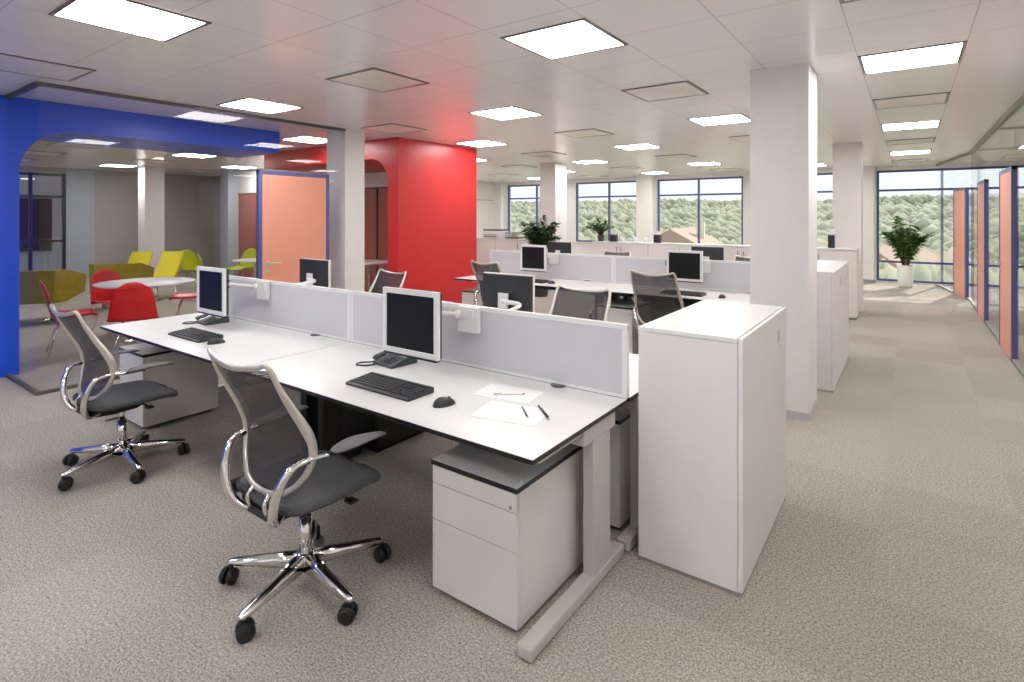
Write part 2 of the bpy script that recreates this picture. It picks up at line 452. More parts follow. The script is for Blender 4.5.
# ------------------------------------------------------------ corridor glass partition (X=.95)
t = thing('glass_partition', 'long clear glass wall with doors along the right of the corridor', 'glass wall', (.93, 0, 0))
segs = []
def rpanes(y0, y1, x0=0, x1=0):
    n = max(1, round((y1-y0)/1.25)); 
    for k in range(n):
        a, b = y0+(y1-y0)*k/n+.003, y0+(y1-y0)*(k+1)/n-.003
        xa, xb = x0+(x1-x0)*k/n, x0+(x1-x0)*(k+1)/n
        bm = bmesh.new(); prism(bm, [(xa-.005, a), (xa+.005, a), (xb+.005, b), (xb-.005, b)], 'z', .04, CEIL-.05)
        obj('pane', bm, 'corridor_glass', t)
rpanes(6.0, 8.09); rpanes(9.14, 10.83); rpanes(11.88, 13.42)
def dg(y): return -.42*(y-13.45)/(16.05-13.45)
rpanes(13.45, 13.7, 0, dg(13.7)); rpanes(14.58, 16.05, dg(14.58), dg(16.05))
for y0, y1 in ((8.1, 9.13), (10.84, 11.87)):
    obj('pane', bx(-.005, .005, y0, y1, 2.16, CEIL-.05), 'corridor_glass', t)
bm = bmesh.new(); prism(bm, [(dg(13.7)-.005, 13.7), (dg(13.7)+.005, 13.7), (dg(14.58)+.005, 14.58), (dg(14.58)-.005, 14.58)], 'z', 2.16, CEIL-.05); obj('pane', bm, 'corridor_glass', t)
bm = bmesh.new()
def rail(bm, y0, y1, x0, x1, z0, z1, w=.025): prism(bm, [(x0-w, y0), (x0+w, y0), (x1+w, y1), (x1-w, y1)], 'z', z0, z1)
rail(bm, 6.0, 13.45, 0, 0, CEIL-.05, CEIL-.001); rail(bm, 13.45, 16.05, 0, -.42, CEIL-.05, CEIL-.001)
obj('ceiling_rail', bm, 'rail_grey', t)
for y0, y1 in ((6.0, 8.09), (9.14, 10.83), (11.88, 13.45)):
    bm = bmesh.new(); rail(bm, y0, y1, 0, 0, 0, .04); obj('floor_rail', bm, 'rail_grey', t)
bm = bmesh.new()
rail(bm, 13.45, 13.7, 0, dg(13.7), 0, .04); obj('floor_rail', bm, 'rail_grey', t)
bm = bmesh.new(); rail(bm, 14.58, 16.05, dg(14.58), -.42, 0, .04); obj('floor_rail', bm, 'rail_grey', t)
door(2, .93, 8.1, 1.03, handle_side=1); door(3, .93, 10.84, 1.03, handle_side=1)
door(4, .93+dg(13.7), 13.7, .86, rz=math.atan2(.42, 2.6), handle_side=1)
# partitions between the glazed rooms
for i, y in enumerate((10.0, 13.0)):
    t = thing('glass_screen', ('glass screen between the first and second glazed rooms', 'glass screen between the second and third glazed rooms')[i], 'glass wall', (.985, y, 0))
    obj('pane', bx(0, 4.2, -.005, .005, .03, CEIL-.03), 'corridor_glass', t)
    obj('ceiling_rail', bx(0, 4.2, -.02, .02, CEIL-.03, CEIL-.001), 'rail_grey', t); obj('floor_rail', bx(0, 4.2, -.02, .02, 0, .03), 'rail_grey', t)

# ------------------------------------------------------------ ceiling lamps
def lamp(x, y, on, label):
    t = thing('ceiling_light' if on else 'ceiling_panel', label, 'ceiling light' if on else 'ceiling panel', (x, y, CEIL), 0, 'square lit ceiling lights' if on else 'unlit ceiling panels')
    h = T/2
    bm = bmesh.new()
    w = .024
    for a in ((-h, h, -h, -h+w), (-h, h, h-w, h), (-h, -h+w, -h+w, h-w), (h-w, h, -h+w, h-w)):
        box(bm, a[0], a[1], a[2], a[3], -.008, -.001)
    obj('frame', bm, 'lamp_frame', t)
    obj('diffuser', bx(-h+w, h-w, -h+w, h-w, -.006, -.001), 'lamp_on' if on else 'off_diffuser', t)
    return t
GP = T*3
LX = [-k*GP for k in range(9)]; LY = [-2.46+.0+k*GP for k in range(10)]
colname = ['corridor row', 'row over the tall cabinets side', 'row above the middle of the desks', 'row beside the lounge glass']
LY0 = 1.37
LOUNGE_FILL = ((6, 0), (5, 1), (8, 2), (6, 4), (8, 0), (6, 2), (4, 0), (4, 2), (7, 3))  # lounge panels switched on as added fill light
cn = ['over the corridor', 'over the right desks', 'over the left desks', 'along the lounge glass', 'over the red table', 'beyond the red table', 'over the lounge chairs', 'deep in the lounge', 'by the lounge window']
rn = {-2: 'well behind the viewpoint', -1: 'just behind the viewpoint', 0: 'nearest', 1: 'second away', 2: 'third away', 3: 'fourth away', 4: 'fifth away', 5: 'sixth away', 6: 'seventh away', 7: 'last by the windows'}
ordw = ['nearest', 'second nearest', 'third nearest', 'fourth nearest', 'fifth nearest', 'sixth nearest', 'seventh nearest', 'eighth nearest']
th0 = math.atan(398/552.5)
def in_frame(x, y):
    D = -math.sin(th0)*x+math.cos(th0)*y; L = math.cos(th0)*x+math.sin(th0)*y
    return D > .5 and -520 < 552.5*L/D < 520 and 216-552.5*1.2/D > -15
for i in range(9):
    rank = {True: 0, False: 0}
    for j in range(-2, 8):
        x, y = -i*GP, LY0+j*GP
        if y > 15.7: continue
        on = (i+j) % 2 == 0
        if -8.8 < x < -7.0 and y < 4.8: continue        # the blue block
        if -10.4 < x < -6.1 and 5.4 < y < 8.0: continue  # the red block
        if i >= 4 and y < 7.3: on = on and (i, j) in LOUNGE_FILL
        if j < 0 and not on: continue
        if i >= 7 and y > 7.3: continue
        if abs(y-7.68) < .4 and x < -6: continue
        kind = ('glowing white square ceiling light', 'unlit beige square ceiling panel')[not on]
        if in_frame(x, y): lb = '%s %s, %s one there' % (kind, cn[i], ordw[rank[on]]); rank[on] += 1
        else: lb = '%s %s, %s the viewpoint' % (kind, cn[i], 'behind' if y < 1 else 'beside') + (' and farther back' if j == -2 else '')
        lamp(x, y, on, lb)
for y in (7.0, 8.7, 11.5, 14.5): lamp(3.4, y, True, 'added unseen ceiling light brightening the glazed rooms at right, %s' % {7.0: 'nearest', 8.7: 'second nearest', 11.5: 'third nearest', 14.5: 'farthest'}[y])  # extra lamps outside the frame, added to brighten these rooms

# ------------------------------------------------------------ task chair
def make_chair(label):
    t = thing('task_chair', label, 'office chair', (0, 0, 0), 0, 'mesh-back office chairs')
    # base
    a0 = math.radians(-76)
    bm = bmesh.new()
    lathe(bm, [(.0, .075), (.036, .075), (.042, .09), (.04, .135), (.03, .15), (0, .15)], seg=20)
    for k in range(5):
        a = a0+k*2*PI/5; d = Vector((math.cos(a), math.sin(a), 0)); s = Vector((-d.y, d.x, 0))
        secs = [(.02, .026, .148, .08), (.12, .027, .137, .082), (.22, .025, .122, .082), (.335, .021, .104, .08), (.35, .012, .098, .085)]
        rings = []
        for (r, w, zt, zb) in secs:
            c = d*r
            rings.append([bm.verts.new(c+s*w+Vector((0, 0, zb+.004))), bm.verts.new(c+s*w*.75+Vector((0, 0, zt-.005))), bm.verts.new(c+Vector((0, 0, zt))), bm.verts.new(c-s*w*.75+Vector((0, 0, zt-.005))), bm.verts.new(c-s*w+Vector((0, 0, zb+.004))), bm.verts.new(c+Vector((0, 0, zb)))])
        for A, B in zip(rings, rings[1:]):
            for q in range(6): bm.faces.new((A[q], A[(q+1) % 6], B[(q+1) % 6], B[q])).smooth = True
        bm.faces.new(rings[0]); bm.faces.new(rings[-1])
    obj('star_base', bm, 'chrome', t)
    for k in range(5):
        a = a0+k*2*PI/5; c = Vector((math.cos(a), math.sin(a), 0))*.335
        th = a+.9+k*1.3; ax = Vector((math.cos(th), math.sin(th), 0)); fw = Vector((-ax.y, ax.x, 0))
        bm = bmesh.new(); w = c+fw*.012+Vector((0, 0, .035))
        for q in (-1, 1):
            cyl(bm, w+ax*q*.007, w+ax*q*.013, .03, .035, 20); cyl(bm, w+ax*q*.013, w+ax*q*.026, .035, .033, 20); cyl(bm, w+ax*q*.026, w+ax*q*.031, .033, .02, 20)
        cyl(bm, w-ax*.01, w+ax*.01, .012, seg=12)
        cyl(bm, c+Vector((0, 0, .045)), c+Vector((0, 0, .088)), .009, seg=12)
        obj('caster', bm, 'caster_black', t)
    bm = bmesh.new(); cyl(bm, (0, 0, .14), (0, 0, .3), .026, seg=20); cyl(bm, (0, 0, .3), (0, 0, .39), .015, seg=16)
    obj('gas_lift', bm, 'chrome', t)
    # tilt mechanism
    bm = bmesh.new()
    prism(bm, [(-.22, .395), (-.2, .375), (-.06, .365), (.06, .37), (.12, .4), (.12, .43), (-.22, .43)], 'x', -.07, .07)
    obj('tilt_mechanism', bm, 'black_steel', t)
    bm = bmesh.new(); tube(bm, spline([(.06, .06, .4), (.15, .07, .405), (.2, .075, .4)], 4), .006); box(bm, .19, .235, .055, .095, .394, .405, bev=.003)
    tube(bm, spline([(-.06, .02, .4), (-.15, .03, .405), (-.22, .03, .4)], 4), .006)
    obj('lever', bm, 'black_steel', t)
    # seat: rounded waterfall pan
    bm = bmesh.new()
    def top(u, v, off=0.):
        y = -.225+.50*v
        w = .235+.02*math.sin(PI*min(1, v*1.1))
        e = min(v, 1-v)
        k = (1-max(0, (1-e/.16))**2.4)**.42 if e < .16 else 1
        x = (2*u-1)*w*(.22+.78*k) if e < .16 else (2*u-1)*w
        s = abs(2*u-1)
        z = .462+.012*s**2.2-.03*max(0, (v-.72)/.28)**2+.008*(1-v)
        z -= .02*max(0, (s-.85)/.15)**2
        return Vector((x, y, z-off))
    nu, nv = 20, 24
    g1 = grid(bm, lambda u, v: top(u, v), nu, nv)
    g2 = grid(bm, lambda u, v: top(.5+(u-.5)*.93, .03+v*.94, .042-.012*abs(2*u-1)), nu, nv)
    ring1 = [g1[i][0] for i in range(nu+1)]+[g1[nu][j] for j in range(1, nv+1)]+[g1[i][nv] for i in range(nu-1, -1, -1)]+[g1[0][j] for j in range(nv-1, 0, -1)]
    ring2 = [g2[i][0] for i in range(nu+1)]+[g2[nu][j] for j in range(1, nv+1)]+[g2[i][nv] for i in range(nu-1, -1, -1)]+[g2[0][j] for j in range(nv-1, 0, -1)]
    for k in range(len(ring1)):
        k2 = (k+1) % len(ring1); bm.faces.new((ring1[k], ring1[k2], ring2[k2], ring2[k])).smooth = True
    obj('seat', bm, 'seat_fabric', t)
    # back: profile stations (z, half width, y)
    ST = [(1.035, .222, -.295), (.96, .226, -.262), (.87, .228, -.212), (.79, .234, -.165), (.72, .242, -.135), (.65, .24, -.13), (.58, .212, -.15), (.52, .148, -.18), (.495, .055, -.198)]
    L = [(-w, y, z) for z, w, y in ST]; Rr = [(w, y, z) for z, w, y in reversed(ST)]
    topbar = [(.16, -.312, 1.036), (.08, -.324, 1.024), (0, -.328, 1.02), (-.08, -.324, 1.024), (-.16, -.312, 1.036)]
    loop = spline([(.215, -.30, 1.045)]+topbar+[(-.215, -.30, 1.045)]+L[1:]+Rr[:-1], 5, closed=True)
    bm = bmesh.new(); 
    n = len(loop); ring = []
    for i, p in enumerate(loop):
        tg = (loop[(i+1) % n]-loop[(i-1) % n]).normalized()
        cen = Vector((0, p.y+.0, max(min(p.z, .98), .58)))
        inn = (cen-p); inn -= tg*inn.dot(tg)
        if inn.length < 1e-5: inn = Vector((0, 0, -1))
        inn.normalize(); nr = tg.cross(inn).normalized()
        kk = max(0, 1-abs(p.z-.76)/.24); a, b = .013+.004*kk, .010+.011*kk
        ring.append([bm.verts.new(p+inn*a*math.cos(q*PI/4)+nr*b*math.sin(q*PI/4)) for q in range(8)])
    for i in range(n):
        A, B = ring[i], ring[(i+1) % n]
        for q in range(8): bm.faces.new((A[q], A[(q+1) % 8], B[(q+1) % 8], B[q])).smooth = True
    obj('back_frame', bm, 'alu', t)
    def prof(z):
        for (z0, w0, y0), (z1, w1, y1) in zip(ST, ST[1:]):
            if z <= z0 and z >= z1:
                k = (z0-z)/(z0-z1); return w0+(w1-w0)*k, y0+(y1-y0)*k
        return ST[-1][1], ST[-1][2]
    def back(u, v):
        z = 1.03-(1.03-.508)*v; w, y = prof(z)
        return Vector(((2*u-1)*w, y-.028*(1-(2*u-1)**2)*(1 if v < .8 else (1-v)/.2), z+(-.008*(1-(2*u-1)**2) if v < .1 else 0)))
    bm = bmesh.new(); grid(bm, back, 14, 26)
    obj('back_mesh', bm, 'chair_mesh', t)
    # supports and arms
    bm = bmesh.new()
    tube(bm, spline([(-.055, -.198, .496), (-.062, -.222, .46), (-.058, -.205, .412), (-.04, -.15, .395), (0, -.13, .392), (.04, -.15, .395), (.058, -.205, .412), (.062, -.222, .46), (.055, -.198, .496)], 5), .011, seg=8)
    obj('back_support', bm, 'chrome', t)
    for s in (-1, 1):
        bm = bmesh.new(); cyl(bm, (s*.234, -.175, .652), (s*.240, -.12, .652), .011, seg=10); obj('pivot', bm, 'black_steel', t)
        bm = bmesh.new()
        tube(bm, spline([(s*.05, -.14, .395), (s*.115, -.215, .402), (s*.165, -.25, .465), (s*.195, -.247, .56), (s*.220, -.215, .635), (s*.240, -.15, .658), (s*.258, -.07, .656)], 6), [.017]*20+[.014]*6+[.011]*4+[.009]*20, seg=10, flat=1.35, ref=(1, 0, 0))
        arm = obj('armrest', bm, 'chrome', t)
        bm = bmesh.new(); tube(bm, [(s*.25, -.09, .651), (s*.262, -.03, .654), (s*.268, .03, .655)], .0075)
        obj('arm_bracket', bm, 'black_steel', arm)
        bm = bmesh.new()
        def pad(u, v, s=s):
            y = -.06+.26*v
            w = .044*math.sin(PI*(.06+.88*v)**.75)+.004
            ang = 2*PI*u
            return Vector((s*.27+s*.012*v+w*math.cos(ang), y, .665+.012*math.sin(PI*v)-.004*v+(.011*math.sin(ang))*(1 if .02 < v < .98 else .3)))
        g = grid(bm, pad, 14, 12)
        bmesh.ops.remove_doubles(bm, verts=bm.verts, dist=.0005)
        obj('arm_pad', bm, 'arm_pad', arm)
    return t
ch = make_chair('aluminium-framed mesh-back office chair in the right foreground before the near desk')
ch.location = (-2.125, 1.42, 0); ch.rotation_euler = (0, 0, 0)
for x, y, rz, lb in [(-4.09, 1.41, 0, 'mesh-back office chair in front of the near left desk, beside the lounge glass'),
                     (-2.02, 3.46, PI+.04, 'pale-framed office chair seen over the near screen, right of the dark monitor back'),
                     (-4.25, 3.50, PI-.12, 'mesh-back office chair seen over the near screen before the red block'),
                     (-2.05, 5.50, .0, 'mesh-back office chair at the second desk row, nearest the tall cabinet'),
                     (-4.15, 5.52, -.1, 'mesh-back office chair at the left end of the second desk row'),
                     (-3.75, 7.75, PI, 'office chair behind the second screen, its top edge right of the left dark monitor'),
                     (-1.75, 7.75, PI, 'office chair behind the second screen, its top edge just left of the column')]:
    dup(ch, (x, y, 0), rz, lb)

# ------------------------------------------------------------ desks
DW, DD, DH = 2.03, .80, .74
def make_desk(label, outer_right=True, inner=True):
    # local: x 0..DW, y 0 (user edge) .. DD ; outer end at x=DW
    t = thing('desk', label, 'desk', (0, 0, 0), 0, 'white office desks')
    bm = bmesh.new(); box(bm, 0.001, DW-.001, 0, DD, DH-.019, DH-.0015, mi=1); box(bm, .003, DW-.003, .002, DD-.002, DH-.0015, DH, mi=0, bev=.0005, seg=1)
    obj('desktop', bm, ['laminate', 'black_edge'], t)
    for nm, x in ((('outer', DW-.075), ('inner', .06)) if outer_right else (('outer', .006), ('inner', DW-.115))):
        if nm == 'inner' and not inner: continue
        bm = bmesh.new()
        box(bm, x, x+.055, .50, .66, .055, .66, bev=.006)
        lm = 'leg_metal' if nm == 'outer' else 'black_steel'
        obj('leg', bm, lm, t)
        bm = bmesh.new(); box(bm, x-.004, x+.06, .01, DD-.0, .008, .058, bev=.008); obj('foot', bm, lm, t)
        bm = bmesh.new(); box(bm, x-.006, x+.061, .40, .70, .645, .72, bev=.006); box(bm, x+.005, x+.05, .08, .70, .69, .72, bev=.004)
        obj('bracket', bm, lm, t)
    bm = bmesh.new(); box(bm, .12, DW-.08, .56, .60, .655, .715, bev=.004); obj('crossbeam', bm, 'leg_metal', t)
    bm = bmesh.new()
    prism(bm, [(.64, .70), (.64, .60), (.76, .60), (.76, .70), (.755, .70), (.755, .605), (.645, .605), (.645, .70)], 'x', .15, DW-.12)
    obj('cable_tray', bm, 'black_steel', t)
    bm = bmesh.new()
    lathe(bm, [(.0, DH), (.03, DH), (.04, DH+.002), (.04, DH+.006), (.0, DH+.006)], DW-.37, DD-.012, 20); obj('cable_grommet', bm, 'plastic_grey', t)
    return t
BX1 = -1.075   # right end of benches
X0 = BX1-2*DW
bench_y = (1.62, 5.75)
dk = make_desk('white desk with papers and pens, nearest the tall cabinet')
dk.location = (BX1-DW, 1.62, 0)
dl = make_desk('white desk at the near left, its corner pointing at the red chairs', False)
dl.location = (X0, 1.62, 0)
def desk_at(src, x, y, rz, lb): dup(src, (x, y, 0), rz, lb)
for fl, x, lb in ((False, BX1, 'white desk behind the near screen, next to the tall cabinet'), (True, BX1-DW, 'white desk behind the near screen on the red block side')):
    # these two rest on the black cabinets where they meet
    dr_ = make_desk(lb, fl, inner=False); dr_.location = (x, 1.62+2*DD+.024, 0); dr_.rotation_euler = (0, 0, PI)
desk_at(dk, BX1-DW, 5.75, 0, 'white desk of the second row, beside the square column')
desk_at(dl, X0, 5.75, 0, 'white desk of the second row, its tip before the red block')
desk_at(dl, BX1, 5.75+2*DD+.024, PI, 'desk behind the second screen, nearest the corridor')
desk_at(dk, BX1-DW, 5.75+2*DD+.024, PI, 'desk behind the second screen, by the bushy plant')

def make_divider(label):
    t = thing('desk_screen', label, 'desk screen', (0, 0, 0), 0, 'grey fabric desk screens')
    obj('fabric_panel', bx(.03, DW-.03, -.012, .012, .745, 1.065), 'fabric_divider', t)
    bm = bmesh.new()
    box(bm, 0.002, .03, -.014, .014, .741, 1.088, bev=.002); box(bm, DW-.03, DW-.002, -.014, .014, .741, 1.088, bev=.002)
    box(bm, .002, DW-.002, -.0145, .0145, 1.064, 1.0885, bev=.002); box(bm, .03, DW-.03, -.0135, .0135, .742, .757)
    obj('frame', bm, 'frame_white', t)
    return t
YS = [1.62+DD+.012, 5.75+DD+.012]
dv = make_divider('long grey fabric screen between the near desks, its end beside the tall cabinet'); dv.location = (BX1-DW, YS[0], 0)
dup(dv, (X0, YS[0], 0), 0, 'grey fabric screen behind the left monitor, in front of the peach door')
dup(dv, (BX1-DW, YS[1], 0), 0, 'grey fabric screen of the second row, beside the square column')
dup(dv, (X0, YS[1], 0), 0, 'grey fabric screen of the second row, by the bushy plant')

def make_pedestal(label):
    t = thing('drawer_pedestal', label, 'drawer pedestal', (0, 0, 0), 0, 'white drawer pedestals under desks')
    w, d = .442, .55
    obj('body', bx(0, w, .018, d, .024, .545), 'pedestal_white', t)
    bm = bmesh.new(); box(bm, -.003, w+.003, -.004, d+.003, .546, .565, mi=1); box(bm, -.001, w+.001, -.002, d+.001, .565, .5665, mi=0)
    obj('top', bm, ['laminate', 'black_edge'], t)
    for (a, b) in ((.47, .542), (.318, .466), (.027, .314)):
        dr = obj('drawer', bx(.002, w-.002, 0, .0175, a, b, bev=.0015), 'pedestal_white', t)
        if a == .47:
            bm = bmesh.new(); cyl(bm, (w-.03, 0, .485), (w-.03, -.003, .485), .007, seg=12); obj('lock', bm, 'plinth_grey', dr)
    obj('base', bx(.02, w-.02, .03, d-.02, .012, .024), 'black_steel', t)
    for x, y in ((.05, .06), (w-.05, .06), (.05, d-.06), (w-.05, d-.06)):
        bm = bmesh.new(); cyl(bm, (x-.012, y, .0115), (x+.012, y, .0115), .011, seg=14); obj('wheel', bm, 'caster_black', t)
    return t
pd = make_pedestal('white three-drawer pedestal with black-edged top under the near desk corner'); pd.location = (-1.65, 1.71, 0)
for x, y, rz, lb in [(-5.07, 1.73, 0, 'white drawer pedestal under the far left end of the near desks'),
                     (-1.19, 3.13, PI, 'white drawer pedestal in shade between the near desk end and tall cabinet'),
                     (-2.97, 5.82, 0, 'drawer pedestal under the second row, seen between chair backs'),
                     (-5.07, 5.84, 0, 'drawer pedestal under the left tip of the second row, before the red block')]:
    dup(pd, (x, y, 0), rz, lb)
# black computer cabinets under the desk middles
def make_tower(label):
    t = thing('computer_cabinet', label, 'computer cabinet', (0, 0, 0), 0, 'black under-desk cabinets')
    obj('body', bx(0, .42, .01, .5, .03, .592, bev=.004), 'black_steel', t)
    dr = obj('door', bx(.004, .416, -.006, .01, .035, .588, bev=.003), 'black_edge', t)
    bm = bmesh.new(); box(bm, .36, .375, -.016, -.006, .33, .45, bev=.003); obj('handle', bm, 'plastic_grey', dr)
    obj('base', bx(.02, .4, .03, .48, 0, .03), 'black_edge', t)
    return t
tw = make_tower('black steel cabinet under the near desks, right one of the pair'); tw.location = (-3.02-.3, 2.47, 0)
dup(tw, (-3.76, 2.47, 0), 0, 'black steel cabinet under the near desks, left one of the pair')
dup(tw, (-2.3, 6.62, 0), 0, 'black steel cabinet under the second row behind the mesh chair')
dup(tw, (-2.75, 6.62, 0), 0, 'black steel cabinet under the second row, farther from the corridor')

# ------------------------------------------------------------ monitors with arms
def make_monitor(label):
    t = thing('monitor', label, 'computer monitor', (0, 0, 0), 0, 'flat white-bezel monitors')
    w, h = .41, .345
    b = .028
    bm = bmesh.new()
    for a in ((-w/2, w/2, 0, b), (-w/2, w/2, h-b, h), (-w/2, -w/2+b, b, h-b), (w/2-b, w/2, b, h-b)):
        box(bm, a[0], a[1], -.012, .008, a[2], a[3], bev=.001, seg=1)
    obj('bezel', bm, 'plastic_white', t)
    obj('screen', bx(-w/2+b-.001, w/2-b+.001, -.006, .006, b-.001, h-b+.001), 'screen', t)
    bm = bmesh.new()
    prism(bm, [(-w/2+.004, .008), (w/2-.004, .008), (w/2-.01, .03), (w/2-.09, .044), (-w/2+.09, .044), (-w/2+.01, .03)], 'z', .004, h-.004)
    box(bm, -w/2+.02, w/2-.02, .028, .037, h-.075, h-.06)
    box(bm, -.06, .06, .04, .052, h/2-.06, h/2+.06, bev=.003)
    obj('back_shell', bm, 'plastic_dark', t)
    obj('trim_strip', bx(-w/2+.01, w/2-.01, -.013, .02, -.012, 0, bev=.002), 'plastic_dark', t)
    return t
def add_arm(t, dy):
    # the arm is clamped on the screen at local y = dy
    z = .172
    bm = bmesh.new(); tube(bm, spline([(.05, dy-.065, z), (-.12, dy-.10, z), (-.30, dy-.11, z)], 4), .0105, flat=1.3, ref=(0, 0, 1))
    cyl(bm, (.05, dy-.062, z-.022), (.05, dy-.062, z+.022), .016)
    arm = obj('arm', bm, 'off_diffuser', t)
    bm = bmesh.new(); box(bm, .03, .18, dy-.046, dy-.016, z-.10, z+.045, bev=.004); box(bm, .12, .15, dy-.052, dy-.045, z-.02, z+.03, bev=.002)
    obj('mount_plate', bm, 'plastic_white', arm)
    bm = bmesh.new(); cyl(bm, (-.30, dy-.11, z-.03), (-.30, dy-.11, z+.03), .02); obj('joint', bm, 'plastic_grey', arm)
    bm = bmesh.new(); tube(bm, spline([(-.30, dy-.11, z), (-.2, .15, z), (-.06, .095, z), (0, .075, z)], 4), .011, flat=1.3, ref=(0, 0, 1)); box(bm, -.04, .04, .053, .066, z-.05, z+.05, bev=.003)
    obj('tilt_head', bm, 'plastic_white', arm)
DYM = YS[0]-2.05
mo = make_monitor('large foreground monitor on the near desk, beside the black phone'); add_arm(mo, DYM); mo.location = (-2.135, 2.05, .868)
for x, y, rz, lb in [(-4.262, 2.05, 0, 'monitor at the left end of the near desks, before the lounge'),
        (-4.1, YS[1]-DYM, 0, 'monitor of the second row standing below the bushy plant'),
        (-2.06, YS[1]-DYM, 0, 'monitor of the second row above the mesh chair, by the column')]:
    dup(mo, (x, y, .868), rz, lb)
DYR = .56
mo2 = make_monitor('dark-backed monitor over the near screen, in front of the second row'); add_arm(mo2, DYR); mo2.location = (-2.185, YS[0]+DYR, .868); mo2.rotation_euler = (0, 0, PI)
for x, y, rz, lb in [(-4.33, YS[0]+DYR, PI, 'dark-backed monitor over the near screen, in front of the peach door'),
        (-4.25, YS[1]+DYR, PI, 'dark monitor back over the second screen, beside the bushy plant'),
        (-2.08, YS[1]+DYR, PI, 'dark monitor back over the second screen, nearest the column')]:
    dup(mo2, (x, y, .868), rz, lb)

# ------------------------------------------------------------ keyboards, mice, phones
def make_keyboard(label):
    t = thing('keyboard', label, 'keyboard', (0, 0, 0), 0, 'dark computer keyboards')
    w, d = .455, .17
    bm = bmesh.new(); prism(bm, [(0, 0), (d, 0), (d, .026), (.012, .014), (0, .01)], 'x', 0, w)
    obj('case', bm, 'plastic_dark', t)
    bm = bmesh.new()
    for r in range(6):
        y = .018+r*.0235+(.006 if r == 5 else 0)
        x = .012
        ks = [.028, .024, .024, .13, .024, .024, .028] if r == 0 else [.022]*13
        blocks = [(0.012, .300, ks), (.312, .372, [.018]*3), (.382, .446, [.0145]*4)]
        for (xa, xb, kk) in blocks:
            if r == 2 and xa == .312: continue
            if r == 1 and xa == .312: kk = [.018]
            sc = (xb-xa)/sum(kk) if not (r == 1 and xa == .312) else 1
            x = xa + (.021 if (r == 1 and xa == .312) else 0)
            for q in kk:
                z = .014+.012*(y-.012)/(d-.012)
                box(bm, x+.001, x+q*sc-.001, y, y+.02, z-.002, z+.006); x += q*sc
    obj('keys', bm, 'key_dark', t)
    return t
kb = make_keyboard('dark keyboard on the near desk below the large monitor'); kb.location = (-2.335, 1.79, DH+.001)
kbs = [(-4.36, 1.79, 0, 'dark keyboard on the left end of the near desks')]
kbs += [(-4.25, 5.93, 0, 'keyboard on the second row below the left monitor'), (-2.25, 5.93, 0, 'keyboard on the second row behind the mesh chair')]
for x, y, rz, lb in kbs: dup(kb, (x, y, DH+.001), rz, lb)
def make_mouse(label):
    t = thing('mouse', label, 'computer mouse', (0, 0, 0), 0, 'dark computer mice')
    bm = bmesh.new()
    def f(u, v):
        a = 2*PI*u; r = math.sin(PI/2*v)
        x = .031*r*math.cos(a)*(1-.1*math.sin(a)); y = .056*r*math.sin(a)
        z = .036*max(0, 1-r**2.6)**.55*(1-.25*math.sin(a)*r)
        return Vector((x, y, z))
    grid(bm, f, 24, 10); bmesh.ops.remove_doubles(bm, verts=bm.verts, dist=.0004)
    bm.faces.new([v for v in bm.verts if v.is_boundary and v.co.z < .002][:0] or []) if False else None
    obj('shell', bm, 'plastic_dark', t)
    bm = bmesh.new(); cyl(bm, (-.004, .024, .029), (.004, .024, .029), .0065, seg=12); obj('wheel', bm, 'plastic_grey', t)
    return t
ms = make_mouse('dark mouse on the near desk, left of the papers'); ms.location = (-1.72, 1.86, DH); ms.rotation_euler = (0, 0, -.35)
for x, y, rz, lb in [(-3.80, 1.86, -.3, 'dark mouse on the left half of the near desks'), (-3.70, 6.0, -.2, 'mouse on the second row in front of the left monitor'), (-1.6, 6.0, -.2, 'mouse on the second row nearest the column')]:
    dup(ms, (x, y, DH), rz, lb)
def make_phone(label):
    t = thing('telephone', label, 'telephone', (0, 0, 0), 0, 'black desk telephones')
    bm = bmesh.new(); prism(bm, [(-.10, 0), (.11, 0), (.11, .055), (.09, .062), (-.10, .015)], 'x', -.10, .10)
    obj('base', bm, 'phone_grey', t)
    bm = bmesh.new(); tube(bm, spline([(-.065, -.11, .038), (-.065, -.09, .052), (-.065, -.04, .062), (-.065, .05, .085), (-.065, .10, .088), (-.065, .12, .08)], 4), [.024]*5+[.02]*4+[.014]*8+[.018]*3+[.024]*10, seg=10, flat=.75, ref=(0, 0, 1))
    obj('handset', bm, 'phone_grey', t)
    bm = bmesh.new(); prism(bm, [(.03, .0446), (.095, .0606), (.094, .0636), (.029, .0476)], 'x', -.02, .085); obj('display', bm, 'off_diffuser', t)
    bm = bmesh.new()
    for i in range(3):
        for j in range(4):
            y = -.075+j*.024; z = .015+(y+.10)/.19*.047
            box(bm, -.01+i*.03, .012+i*.03, y, y+.016, z-.002, z+.005)
    obj('buttons', bm, 'key_dark', t)
    bm = bmesh.new(); tube(bm, spline([(-.085, -.10, .02), (-.13, -.10, .006), (-.17, -.15, .0055), (-.14, -.20, .0055), (-.08, -.17, .0055), (-.05, -.105, .008)], 6), .005, seg=6)
    obj('cord', bm, 'plastic_dark', t)
    return t
ph = make_phone('black telephone on the near desk, beneath the large monitor'); ph.location = (-2.44, 2.215, DH+.001); ph.rotation_euler = (0, 0, -.1); ph.scale = (.88, .88, .88)
dup(ph, (-4.56, 2.2, DH+.001), -.1, 'black telephone on the left end of the near desks')

